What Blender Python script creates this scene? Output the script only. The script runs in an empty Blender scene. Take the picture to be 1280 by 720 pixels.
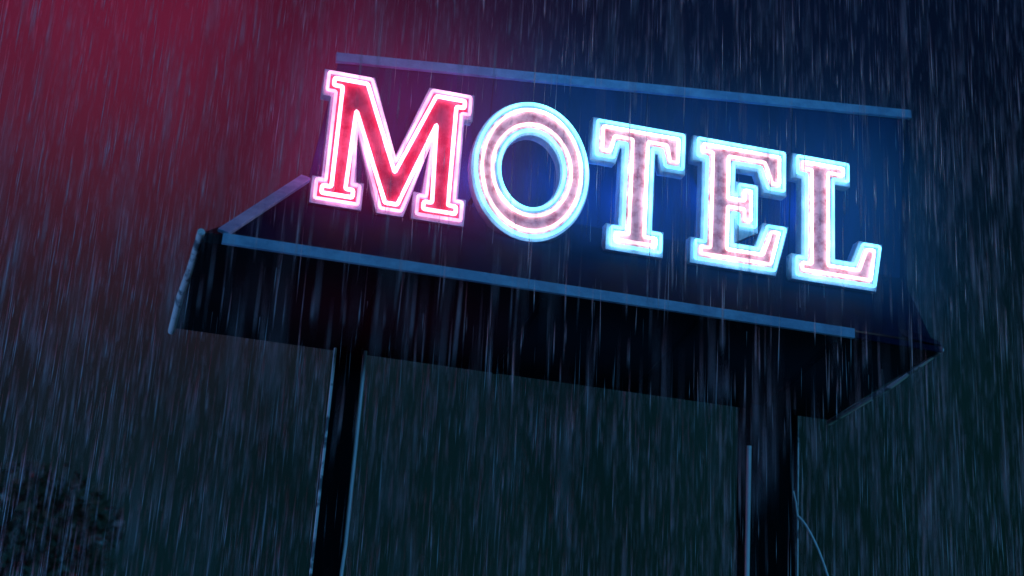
import bpy, bmesh, math, random
import numpy as np
from mathutils import Vector, Matrix
random.seed(7); rng=np.random.default_rng(11)
sc=bpy.context.scene
Z0=5.7186
# ---------------- helpers ----------------
def link(o,parent=None,mat=None):
    sc.collection.objects.link(o)
    if parent: o.parent=parent
    if mat: o.data.materials.append(mat)
    return o
def empty(name,loc=(0,0,0)):
    o=bpy.data.objects.new(name,None); o.location=loc; sc.collection.objects.link(o); return o
def mesh(name,v,f,parent=None,mat=None,bevel=0,smooth=False):
    m=bpy.data.meshes.new(name); m.from_pydata([tuple(x) for x in v],[],f); m.update()
    bm=bmesh.new(); bm.from_mesh(m); bmesh.ops.recalc_face_normals(bm,faces=bm.faces[:]); bm.to_mesh(m); bm.free()
    if smooth: m.polygons.foreach_set("use_smooth",[True]*len(m.polygons))
    o=link(bpy.data.objects.new(name,m),parent,mat)
    if bevel:
        b=o.modifiers.new("b","BEVEL"); b.width=bevel; b.segments=2; b.limit_method='ANGLE'
    return o
def box(name,a,b,parent=None,mat=None,bevel=0):
    x0,y0,z0=a;x1,y1,z1=b
    v=[(x0,y0,z0),(x1,y0,z0),(x1,y1,z0),(x0,y1,z0),(x0,y0,z1),(x1,y0,z1),(x1,y1,z1),(x0,y1,z1)]
    f=[(0,3,2,1),(4,5,6,7),(0,1,5,4),(1,2,6,5),(2,3,7,6),(3,0,4,7)]
    return mesh(name,v,f,parent,mat,bevel)
def tube(name,pts,r,parent,mat,cyc=False,res=3):
    c=bpy.data.curves.new(name,'CURVE'); c.dimensions='3D'; c.bevel_depth=r; c.bevel_resolution=res
    s=c.splines.new('POLY'); s.points.add(len(pts)-1)
    for i,p in enumerate(pts): s.points[i].co=(*p,1)
    s.use_cyclic_u=cyc; c.use_fill_caps=True
    return link(bpy.data.objects.new(name,c),parent,mat)
def strip(name,p,q,w,d,parent,mat,up=(0,0,1),bevel=.004):
    """rectangular bar between two points: w along 'up', d across"""
    p=Vector(p);q=Vector(q);a=(q-p).normalized();s=a.cross(Vector(up)).normalized();u=s.cross(a)
    v=[]
    for e in (p,q):
        for (i,j) in ((-1,-1),(1,-1),(1,1),(-1,1)): v.append(e+s*(i*d/2)+u*(j*w/2))
    f=[(0,1,2,3),(7,6,5,4),(0,4,5,1),(1,5,6,2),(2,6,7,3),(3,7,4,0)]
    return mesh(name,v,f,parent,mat,bevel)
def newmat(name):
    m=bpy.data.materials.new(name); m.use_nodes=True; nt=m.node_tree; nt.nodes.clear()
    return m,nt,nt.nodes.new("ShaderNodeOutputMaterial")
def pbr(name,c1,c2,scale=6,rough=.5,metal=0,detail=8,stretch=(1,1,1),bump=.1,lo=.4,hi=.6,spec=.5):
    m,nt,out=newmat(name); N=nt.nodes;L=nt.links
    b=N.new("ShaderNodeBsdfPrincipled"); tc=N.new("ShaderNodeTexCoord"); mp=N.new("ShaderNodeMapping"); mp.inputs['Scale'].default_value=stretch
    n=N.new("ShaderNodeTexNoise"); n.inputs['Scale'].default_value=scale; n.inputs['Detail'].default_value=detail; n.inputs['Roughness'].default_value=.65
    r=N.new("ShaderNodeValToRGB"); r.color_ramp.elements[0].position=lo; r.color_ramp.elements[1].position=hi
    r.color_ramp.elements[0].color=(*c1,1); r.color_ramp.elements[1].color=(*c2,1)
    L.new(tc.outputs['Object'],mp.inputs[0]);L.new(mp.outputs[0],n.inputs['Vector']);L.new(n.outputs['Fac'],r.inputs[0]);L.new(r.outputs[0],b.inputs['Base Color'])
    rr=N.new("ShaderNodeMapRange"); rr.inputs['To Min'].default_value=rough*.7; rr.inputs['To Max'].default_value=min(1,rough*1.4)
    L.new(n.outputs['Fac'],rr.inputs['Value']);L.new(rr.outputs[0],b.inputs['Roughness'])
    b.inputs['Metallic'].default_value=metal; b.inputs['Specular IOR Level'].default_value=spec
    if bump:
        bp=N.new("ShaderNodeBump"); bp.inputs['Strength'].default_value=bump; bp.inputs['Distance'].default_value=.01
        L.new(n.outputs['Fac'],bp.inputs['Height']); L.new(bp.outputs[0],b.inputs['Normal'])
    L.new(b.outputs[0],out.inputs['Surface']); return m
def neon(name,col,st,var=.35):
    m,nt,out=newmat(name); N=nt.nodes;L=nt.links
    e=N.new("ShaderNodeEmission"); e.inputs['Color'].default_value=(*col,1)
    tc=N.new("ShaderNodeTexCoord"); n=N.new("ShaderNodeTexNoise"); n.inputs['Scale'].default_value=5; n.inputs['Detail'].default_value=3
    r=N.new("ShaderNodeMapRange"); r.inputs['From Min'].default_value=.3; r.inputs['From Max'].default_value=.7
    r.inputs['To Min'].default_value=st*(1-var); r.inputs['To Max'].default_value=st*(1+var)
    L.new(tc.outputs['Object'],n.inputs['Vector']);L.new(n.outputs['Fac'],r.inputs['Value']);L.new(r.outputs[0],e.inputs['Strength'])
    L.new(e.outputs[0],out.inputs['Surface']); return m
# ---------------- materials ----------------
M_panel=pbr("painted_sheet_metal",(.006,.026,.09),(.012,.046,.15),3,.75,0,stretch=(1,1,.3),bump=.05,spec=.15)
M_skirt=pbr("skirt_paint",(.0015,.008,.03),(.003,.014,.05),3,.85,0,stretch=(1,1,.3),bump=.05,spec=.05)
M_trim=pbr("pale_trim",(.20,.38,.6),(.40,.64,.85),7,.45,0,stretch=(.6,1,1),bump=.15)
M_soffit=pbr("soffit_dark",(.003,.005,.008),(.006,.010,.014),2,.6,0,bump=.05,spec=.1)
M_post=pbr("post_black_paint",(.002,.003,.005),(.004,.006,.008),5,.7,0,stretch=(3,3,.5),bump=.1,spec=.03)
M_white=pbr("chipped_white_paint",(.14,.16,.18),(.88,.9,.9),6,.4,0,lo=.42,hi=.5,bump=.3)
M_conduit=pbr("conduit_paint",(.75,.8,.82),(.88,.9,.9),6,.35,0,bump=.1)
M_plate=pbr("letter_lilac_enamel",(.46,.42,.64),(.66,.62,.82),6,.35,0,bump=.1)
M_facer=pbr("letter_red_enamel",(.62,.012,.06),(.85,.12,.22),7,.4,0,bump=.2,spec=.2)
M_facem=pbr("letter_rusty_enamel",(.45,.16,.20),(.92,.76,.78),9,.45,0,lo=.34,hi=.56,bump=.2,spec=.2)
M_pink=neon("neon_pink",(1,.38,.54),5.0)
M_pink2=neon("neon_pale_pink",(1,.56,.68),3.2,.5)
M_cyan=neon("neon_cyan",(.15,.76,1),4.0,.35)
M_lilac=neon("neon_lilac",(.95,.36,.68),2.5,.5)
M_rub=pbr("rubber_cable",(.7,.74,.76),(.85,.88,.9),9,.4)
# ---------------- sign ----------------
sign=empty("motel_sign",(0,0,Z0))
def offset(poly,d):
    n=len(poly);out=[]
    for i in range(n):
        p0=Vector(poly[i-1]);p1=Vector(poly[i]);p2=Vector(poly[(i+1)%n])
        a=(p1-p0).normalized();b=(p2-p1).normalized()
        na=Vector((a.y,-a.x));nb=Vector((b.y,-b.x))
        k=na+nb; k=k/(k.dot(k)/2)
        if k.length>1.9: k=k.normalized()*1.9
        out.append(tuple(p1+k*d))
    return out
def rounded(poly,r=.014):
    out=[];n=len(poly)
    for i in range(n):
        p0=Vector(poly[i-1]);p1=Vector(poly[i]);p2=Vector(poly[(i+1)%n])
        a=(p0-p1);b=(p2-p1); ra=min(r,a.length*.4); rb=min(r,b.length*.4)
        A=p1+a.normalized()*ra;B=p1+b.normalized()*rb
        for t in (0,.5,1): out.append(tuple((1-t)**2*A+2*t*(1-t)*p1+t*t*B))
    return out
def extr(name,loops,y0,y1,mat,bev=.004):
    """2D curve with optional hole, extruded along y"""
    c=bpy.data.curves.new(name,'CURVE'); c.dimensions='2D'; c.fill_mode='BOTH'; c.extrude=(y1-y0)/2-bev; c.bevel_depth=bev; c.bevel_resolution=1
    c.offset=-bev
    for pts in loops:
        s=c.splines.new('POLY'); s.points.add(len(pts)-1); s.use_cyclic_u=True
        for i,p in enumerate(pts): s.points[i].co=(p[0],p[1],0,1)
    o=bpy.data.objects.new(name,c); o.rotation_euler=(math.radians(90),0,0); o.location=(0,(y0+y1)/2,0)
    return link(o,sign,mat)
G={
'm':[(.055,.055),(.37,.055),(.37,.18),(.305,.18),(.305,.80),(.59,.055),(.735,.055),(.97,.80),(.97,.18),(.90,.18),(.90,.055),(1.235,.055),(1.235,.18),(1.165,.18),(1.165,1.02),(1.235,1.02),(1.235,1.145),(.935,1.145),(.665,.42),(.385,1.145),(.055,1.145),(.055,1.02),(.13,1.02),(.13,.18),(.055,.18)],
't':[(2.59,.055),(3.0,.055),(3.0,.18),(2.895,.18),(2.895,1.01),(3.02,1.01),(3.055,.86),(3.18,.86),(3.18,1.145),(2.42,1.145),(2.42,.86),(2.545,.86),(2.58,1.01),(2.695,1.01),(2.695,.18),(2.59,.18)],
'e':[(3.36,.055),(4.07,.055),(4.16,.42),(4.03,.42),(3.95,.19),(3.66,.19),(3.66,.53),(3.76,.53),(3.76,.43),(3.88,.43),(3.88,.77),(3.76,.77),(3.76,.67),(3.66,.67),(3.66,1.01),(3.96,1.01),(4.03,.82),(4.15,.82),(4.15,1.145),(3.36,1.145),(3.36,1.02),(3.45,1.02),(3.45,.18),(3.36,.18)],
'l':[(4.32,.055),(5.04,.055),(5.09,.40),(4.96,.40),(4.88,.19),(4.63,.19),(4.63,1.02),(4.78,1.02),(4.78,1.145),(4.32,1.145),(4.32,1.02),(4.41,1.02),(4.41,.18),(4.32,.18)]}
def ell(rx,rz,n=72): return [(1.835+rx*math.cos(2*math.pi*i/n),.597+rz*math.sin(2*math.pi*i/n)) for i in range(n)]
for k,P in G.items():
    red=(k=='m')
    extr("letter_%s_can"%k,[offset(P,.058)],0,.11,M_plate)
    extr("letter_%s_face"%k,[P],-.014,-.001,M_facer if red else M_facem,.003)
    tube("letter_%s_outer_neon"%k,[(x,-.032,z) for x,z in rounded(offset(P,.02))],.014,sign,M_lilac if red else M_cyan,True)
    tube("letter_%s_inner_neon"%k,[(x,-.038,z) for x,z in rounded(offset(P,-.03))],.0175 if red else .0155,sign,M_pink if red else M_pink2,True)
extr("letter_o_can",[ell(.528,.643),ell(.258,.328)],0,.11,M_plate)
extr("letter_o_face",[ell(.47,.585),ell(.315,.385)],-.014,-.001,M_facem,.003)
for nm,rx,rz,m in (("outer_neon",.492,.607,M_cyan),("mid_neon",.437,.552,M_pink2),("inner_neon",.348,.418,M_pink2),("hole_neon",.288,.36,M_cyan)):
    tube("letter_o_"+nm,[(x,-.035,z) for x,z in ell(rx,rz)],.0145,sign,m,True)
for x in (.2,1.06,1.40,2.27,2.79,3.5,4.52):
    for z in (.35,.9):
        box("standoff",(x-.015,.11,z-.015),(x+.015,.36,z+.015),sign,M_post)
# back panel (trapezoid sheet)
PT=[(.145,1.52),(5.648,2.02),(5.56,.30),(0,.33)]
y0,y1=.35,.40
mesh("back_panel",[(x,y,z) for y in (y0,y1) for x,z in PT],[(3,2,1,0),(4,5,6,7),(0,1,5,4),(1,2,6,5),(2,3,7,6),(3,0,4,7)],sign,M_panel,.004)
strip("panel_top_trim",(.11,.33,1.485),(5.66,.33,1.985),.085,.05,sign,M_trim)
strip("panel_side_trim",(5.63,.334,1.92),(5.54,.334,-.12),.05,.045,sign,M_skirt,up=(1,0,0))
for x in (1.5,2.95,4.4): strip("panel_seam",(x,.348,.36),(x+.03,.348,1.5+x*.08),.008,.008,sign,M_skirt,up=(1,0,0))
# skirt sloping forward to the lip
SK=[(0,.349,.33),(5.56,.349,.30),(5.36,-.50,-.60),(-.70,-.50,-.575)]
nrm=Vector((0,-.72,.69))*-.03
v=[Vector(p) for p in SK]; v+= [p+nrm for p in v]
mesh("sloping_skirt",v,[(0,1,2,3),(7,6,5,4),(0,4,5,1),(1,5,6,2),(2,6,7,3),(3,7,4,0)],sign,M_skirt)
strip("lip_trim",(-.66,-.535,-.60),(4.58,-.535,-.605),.085,.035,sign,M_trim)
strip("skirt_end_trim",(-.02,.30,.325),(-.66,-.52,-.545),.03,.10,sign,M_trim,up=(0,-.7,.7))
# soffit wedge
T=[(-.80,-.52,-.645),(5.37,-.52,-.655),(5.127,1.0,-.967),(-.903,1.0,-.93),(-.80,-.52,-.565),(5.37,-.52,-.585),(5.40,1.0,.28),(-.2,1.0,.3),]
mesh("soffit_box",T,[(0,1,2,3),(0,4,5,1),(1,5,6,2),(2,6,7,3),(3,7,4,0),(4,7,6,5)],sign,M_soffit,.004)
tube("soffit_edge_left",[(-.82,-.56,-.58),(-.85,-.1,-.70),(-.90,.45,-.82),(-.925,1.0,-.96)],.030,sign,M_white)
tube("soffit_edge_right",[(5.41,-.52,-.62),(5.32,.2,-.80),(5.15,1.03,-.985)],.026,sign,M_white)
strip("soffit_edge_front",(4.6,-.545,-.62),(5.40,-.545,-.635),.05,.02,sign,M_skirt)
mesh("corner_cap",[(5.08,-.56,-.58),(5.40,-.56,-.60),(5.40,-.3,-.56),(5.12,-.1,-.33),(5.10,-.52,-.50),(5.38,-.5,-.54)],[(0,1,5,4),(1,2,5),(4,5,2,3),(0,4,3),(0,3,2,1)],sign,M_skirt)
for x in (.6,1.9,3.2,4.45): strip("soffit_rib",(x,-.45,-.67),(x-.02,.95,-.955),.03,.05,sign,M_post)
# posts
def ibeam(name,x,w,d,y,ztop):
    zb=-Z0-.1
    box(name+"_flange_front",(x-w/2,y-d/2,zb),(x+w/2,y-d/2+.03,ztop),sign,M_post,.004)
    box(name+"_flange_back",(x-w/2,y+d/2-.03,zb),(x+w/2,y+d/2,ztop),sign,M_post,.004)
    box(name+"_web",(x-w*.35,y-d/2+.03,zb),(x+w*.35,y+d/2-.03,ztop),sign,M_post)
    box(name+"_base",(x-w,y-d,-Z0),(x+w,y+d,-Z0+.04),sign,M_post,.005)
ibeam("post_a",.575,.23,.24,1.02,.2)
ibeam("post_b",4.53,.46,.30,1.04,.2)
tube("post_a_conduit_right",[(.575+.135,.90,-.93),(.575+.135,.90,-2.6),(.575+.125,.90,-2.8),(.575+.125,.90,-Z0)],.016,sign,M_conduit)
tube("post_a_conduit_left",[(.575-.125,.90,-.94),(.575-.125,.90,-2.4),(.575-.125,.90,-Z0)],.013,sign,M_white)
tube("post_b_conduit",[(4.275,.87,-1.34),(4.272,.87,-Z0)],.022,sign,M_conduit)
tube("post_b_conduit_thin",[(4.765,.88,-1.0),(4.765,.88,-Z0)],.008,sign,M_white)
cp=[]
for i in range(25):
    t=i/24; cp.append((4.76+.42*t**.8+.25*t*t,.86-.2*t,-1.93-.75*t-.9*t*t-2.1*t**4))
tube("loose_cable",cp,.012,sign,M_rub)
tube("loose_cable_tie",[(4.76,.88,-1.93),(4.74,.87,-1.8),(4.72,.88,-1.7)],.008,sign,M_rub)
# ---------------- ground ----------------
M_ground=pbr("wet_asphalt",(.025,.027,.03),(.06,.06,.062),2.5,.25,0,bump=.3)
mesh("ground",[(-400,-400,0),(400,-400,0),(400,400,0),(-400,400,0)],[(0,1,2,3)],None,M_ground)
# ---------------- trees ----------------
def leafmat():
    m,nt,out=newmat("wet_leaves");N=nt.nodes;L=nt.links
    b=N.new("ShaderNodeBsdfPrincipled");g=N.new("ShaderNodeNewGeometry");r=N.new("ShaderNodeValToRGB")
    r.color_ramp.elements[0].color=(.03,.055,.03,1);r.color_ramp.elements[1].color=(.08,.12,.07,1)
    L.new(g.outputs['Random Per Island'],r.inputs[0]);L.new(r.outputs[0],b.inputs['Base Color'])
    b.inputs['Roughness'].default_value=.35
    L.new(b.outputs[0],out.inputs[0]);return m
M_leaf=leafmat(); M_bark=pbr("bark",(.02,.018,.015),(.06,.05,.04),6,.8,stretch=(2,2,.4),bump=.5)
def leaves(name,centres,radii,n,size,parent):
    P=[];
    for c,r in zip(centres,radii):
        d=rng.normal(size=(n,3)); d/=np.linalg.norm(d,axis=1)[:,None]
        P.append(np.array(c)+d*(r*rng.uniform(.25,1.05,size=(n,1))**.6)*np.array([1,1,.75]))
    P=np.concatenate(P); k=len(P)
    a=rng.normal(size=(k,3));a/=np.linalg.norm(a,axis=1)[:,None];b=np.cross(a,rng.normal(size=(k,3)));b/=np.linalg.norm(b,axis=1)[:,None]
    s=rng.uniform(.6,1.4,size=(k,1))*size
    V=np.stack([P-a*s,P-b*s*.45,P+a*s,P+b*s*.45],1).reshape(-1,3)
    m=bpy.data.meshes.new(name);m.from_pydata(V.tolist(),[],np.arange(4*k).reshape(-1,4).tolist())
    return link(bpy.data.objects.new(name,m),parent,M_leaf)
def tree(loc,h,cr,nc=46,n=110,size=.10):
    t=empty("tree",loc)
    def limb(nm,pts,r0,r1):
        o=tube(nm,pts,1,t,M_bark); 
        for i,p in enumerate(o.data.splines[0].points): p.radius=r0+(r1-r0)*i/(len(pts)-1)
    limb("trunk",[(0,0,-.1),(.1,.05,h*.2),(-.05,.1,h*.45),(.1,0,h*.7),(.05,0,h*.9)],.28,.05)
    C=[];R=[]
    for i in range(nc):
        u=rng.normal(size=3);u/=np.linalg.norm(u);q=rng.uniform(.45,1)**.5
        c=(u[0]*cr*q,u[1]*cr*q,h*.63+u[2]*h*.36*q);C.append(c);R.append(rng.uniform(.45,1.0))
        if i%3==0: limb("limb",[(0,0,h*rng.uniform(.25,.6)),(c[0]*.5,c[1]*.5,c[2]*.8),c],.09,.02)
    leaves("crown",C,R,n,size,t); return t
tree((-3.6,14,0),5.7,2.8)
C=[];R=[]
for i in range(380):
    x=rng.uniform(-45,70);y=rng.uniform(34,46)-abs(x)*.1;C.append((x,y,rng.uniform(.5,4.0)+.8*math.sin(x*.35)));R.append(rng.uniform(1.3,2.4))
leaves("distant_trees",C,R,70,.3,None)
# ---------------- rain ----------------
n=74000
P=np.stack([rng.uniform(-9,13,n),rng.uniform(-9.5,12,n),rng.uniform(0,12.5,n)],1)
cam=np.array([-.9687,-10.8774,1.6]); P=P[np.linalg.norm(P-cam,axis=1)>2.6]; n=len(P)
keep=(P[:,1]>-1.5)|(rng.random(n)<.75); P=P[keep]; n=len(P)
dirv=np.array([-.012,.0,1.0])+rng.normal(size=(n,3))*.012; Ln=rng.uniform(.08,.34,size=(n,1)); r=rng.uniform(.0,1,size=(n,1))**2.2*.0036+.0008
top=P+dirv*Ln;bot=P-dirv*Ln
V=[top,bot]
for k in range(3):
    a=2*math.pi*k/3; V.append(P-dirv*Ln*.3+np.array([math.cos(a),math.sin(a),0])*r)
V=np.stack(V,1).reshape(-1,3); F=[]
base=np.arange(n)[:,None]*5
for k in range(3):
    k2=(k+1)%3
    F.append(base+np.array([0,2+k,2+k2]));F.append(base+np.array([1,2+k2,2+k]))
F=np.concatenate(F)
m=bpy.data.meshes.new("rain");m.from_pydata(V.tolist(),[],F.tolist());m.polygons.foreach_set("use_smooth",[True]*len(m.polygons))
mr,nt,out=newmat("rain_water");N=nt.nodes;L=nt.links
tl=N.new("ShaderNodeBsdfTranslucent");df=N.new("ShaderNodeBsdfDiffuse");m2=N.new("ShaderNodeMixShader")
for q in (tl,df): q.inputs['Color'].default_value=(.85,.9,.95,1)
m2.inputs[0].default_value=.5;L.new(tl.outputs[0],m2.inputs[1]);L.new(df.outputs[0],m2.inputs[2])
L.new(m2.outputs[0],out.inputs[0])
link(bpy.data.objects.new("rain",m),None,mr)
# ---------------- glow around the neon, put in as an emissive volume ----------------
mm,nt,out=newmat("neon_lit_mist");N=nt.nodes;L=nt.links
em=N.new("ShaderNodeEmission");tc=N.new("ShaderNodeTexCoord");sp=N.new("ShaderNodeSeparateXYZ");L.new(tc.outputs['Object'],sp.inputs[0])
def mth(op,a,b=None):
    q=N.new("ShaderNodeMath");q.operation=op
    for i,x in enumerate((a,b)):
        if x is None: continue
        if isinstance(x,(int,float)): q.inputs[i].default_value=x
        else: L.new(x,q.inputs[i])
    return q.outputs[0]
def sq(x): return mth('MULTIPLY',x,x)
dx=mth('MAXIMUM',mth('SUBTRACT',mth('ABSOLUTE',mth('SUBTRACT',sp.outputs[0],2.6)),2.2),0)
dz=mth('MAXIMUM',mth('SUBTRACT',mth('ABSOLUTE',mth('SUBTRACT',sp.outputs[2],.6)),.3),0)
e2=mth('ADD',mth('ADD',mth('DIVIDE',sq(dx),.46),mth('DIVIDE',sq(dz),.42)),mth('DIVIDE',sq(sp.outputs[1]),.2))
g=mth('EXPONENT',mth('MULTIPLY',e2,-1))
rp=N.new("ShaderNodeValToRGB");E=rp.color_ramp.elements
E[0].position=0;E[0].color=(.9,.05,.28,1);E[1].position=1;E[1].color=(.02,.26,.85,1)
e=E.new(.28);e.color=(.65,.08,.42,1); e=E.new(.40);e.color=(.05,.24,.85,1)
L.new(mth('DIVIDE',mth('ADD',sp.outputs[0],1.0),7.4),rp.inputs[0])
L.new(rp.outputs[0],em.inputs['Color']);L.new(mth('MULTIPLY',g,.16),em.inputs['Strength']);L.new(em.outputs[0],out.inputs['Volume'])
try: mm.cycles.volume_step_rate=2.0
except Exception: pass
glow_volume=box("mist",(-1.5,-.95,-1.2),(6.7,.95,2.5),None,mm); glow_volume.location=(0,0,Z0)  # added box emits its own pink-to-blue glow, not lit by the tubes
# ---------------- lights ----------------
def light(name,typ,loc,col,e,rad=.1,**k):
    l=bpy.data.lights.new(name,typ);l.color=col;l.energy=e
    if typ!='SUN': l.shadow_soft_size=rad
    for a,b in k.items(): setattr(l,a,b)
    o=bpy.data.objects.new(name,l);o.location=loc;sc.collection.objects.link(o);return o
s=light("moon","SUN",(0,0,20),(.09,.44,1),.68,angle=math.radians(8)); s.rotation_euler=(Vector((-.2,.85,-.3))).to_track_quat('-Z','Y').to_euler()  # added blue fill from the front to brighten trim, conduits and rain
for x,z,c,e in ((.22,.6,(1,.10,.4),3),(1.07,.6,(.9,.12,.6),2),(1.42,.6,(.06,.3,1),3),(2.25,.6,(.04,.25,1),3),(2.79,.6,(.04,.25,1),4),(3.55,.8,(.04,.25,1),3),(4.52,.8,(.04,.25,1),3.5)):
    light("letter_backlight","POINT",(x,.155,Z0+z),c,e,.03)  # added points hidden behind the cans to put a halo on the panel
light("red_neon_nearby","POINT",(-4.0,3,11.4),(1,.04,.12),260,.4)
light("street_lamp_glow","POINT",(-5.5,1.5,2.2),(.16,.42,1),430,.3)  # added unseen blue lamp to light left soffit edge, conduits and rain
light("street_lamp_glow","POINT",(8.5,-1,2.5),(.12,.6,.75),70,.3)  # added unseen teal lamp to light the right soffit edge
# ---------------- world ----------------
w=bpy.data.worlds.new("World");sc.world=w;w.use_nodes=True;nt=w.node_tree;N=nt.nodes;L=nt.links
bg=N['Background']; sky=N.new("ShaderNodeTexSky");sky.sky_type='NISHITA';sky.sun_disc=False;sky.sun_elevation=math.radians(-5);sky.sun_rotation=math.radians(200)
tc=N.new("ShaderNodeTexCoord")
def vm(op,a,b):
    q=N.new("ShaderNodeVectorMath");q.operation=op
    for i,x in enumerate((a,b)):
        if isinstance(x,tuple): q.inputs[i].default_value=x
        else: L.new(x,q.inputs[i])
    return q
def lobe(d,k,col):
    d=Vector(d).normalized()
    x=vm('DOT_PRODUCT',tc.outputs['Generated'],tuple(d)).outputs['Value']
    g=mth('EXPONENT',mth('MULTIPLY',mth('SUBTRACT',x,1),k))
    q=N.new("ShaderNodeVectorMath");q.operation='SCALE';q.inputs[0].default_value=col;L.new(g,q.inputs['Scale']);return q.outputs[0]
sx=N.new("ShaderNodeSeparateXYZ");L.new(tc.outputs['Generated'],sx.inputs[0])
base=N.new("ShaderNodeValToRGB");E=base.color_ramp.elements
E[0].position=.0;E[0].color=(.0012,.008,.008,1);E[1].position=.75;E[1].color=(.0015,.003,.014,1)
e=E.new(.26);e.color=(.0012,.0088,.0100,1);e=E.new(.44);e.color=(.0014,.0046,.014,1)
L.new(sx.outputs[2],base.inputs[0])
acc=base.outputs[0]
for d,k,c in (((-.06,.885,.49),78,(.13,.005,.020)),((-.24,.9,.44),50,(.016,.0012,.005)),((.3,.85,.48),22,(.0003,.0015,.009)),((-.1,1.04,.12),34,(.0004,.004,.010))):
    acc=vm('ADD',acc,lobe(d,k,c)).outputs[0]
mp=N.new("ShaderNodeMapping");mp.inputs['Scale'].default_value=(9,9,2.5);L.new(tc.outputs['Generated'],mp.inputs[0])
nz=N.new("ShaderNodeTexNoise");nz.inputs['Scale'].default_value=1.0;nz.inputs['Detail'].default_value=5;L.new(mp.outputs[0],nz.inputs['Vector'])
q=N.new("ShaderNodeVectorMath");q.operation='SCALE';L.new(acc,q.inputs[0]);L.new(mth('ADD',mth('MULTIPLY',nz.outputs['Fac'],1.3),.3),q.inputs['Scale'])
s2=N.new("ShaderNodeVectorMath");s2.operation='SCALE';L.new(sky.outputs[0],s2.inputs[0]);s2.inputs['Scale'].default_value=.004
L.new(vm('ADD',q.outputs[0],s2.outputs[0]).outputs[0],bg.inputs[0]);bg.inputs[1].default_value=1
# ---------------- camera ----------------
cd=bpy.data.cameras.new("camera");co=bpy.data.objects.new("camera",cd);sc.collection.objects.link(co);sc.camera=co
cd.lens=50;cd.sensor_width=36;cd.clip_end=1500
psi,pi_,ro=.2442,.3146,.0708
fw=Vector((math.sin(psi)*math.cos(pi_),math.cos(psi)*math.cos(pi_),math.sin(pi_)));r0=Vector((math.cos(psi),-math.sin(psi),0));u0=r0.cross(fw)
R_=r0*math.cos(ro)+u0*math.sin(ro);U_=-r0*math.sin(ro)+u0*math.cos(ro)
M=Matrix((R_,U_,-fw)).transposed().to_4x4();M.translation=Vector(cam);co.matrix_world=M
cd.dof.use_dof=True;cd.dof.focus_distance=12.2;cd.dof.aperture_fstop=.8
sc.view_settings.view_transform='Standard';sc.view_settings.look='None'
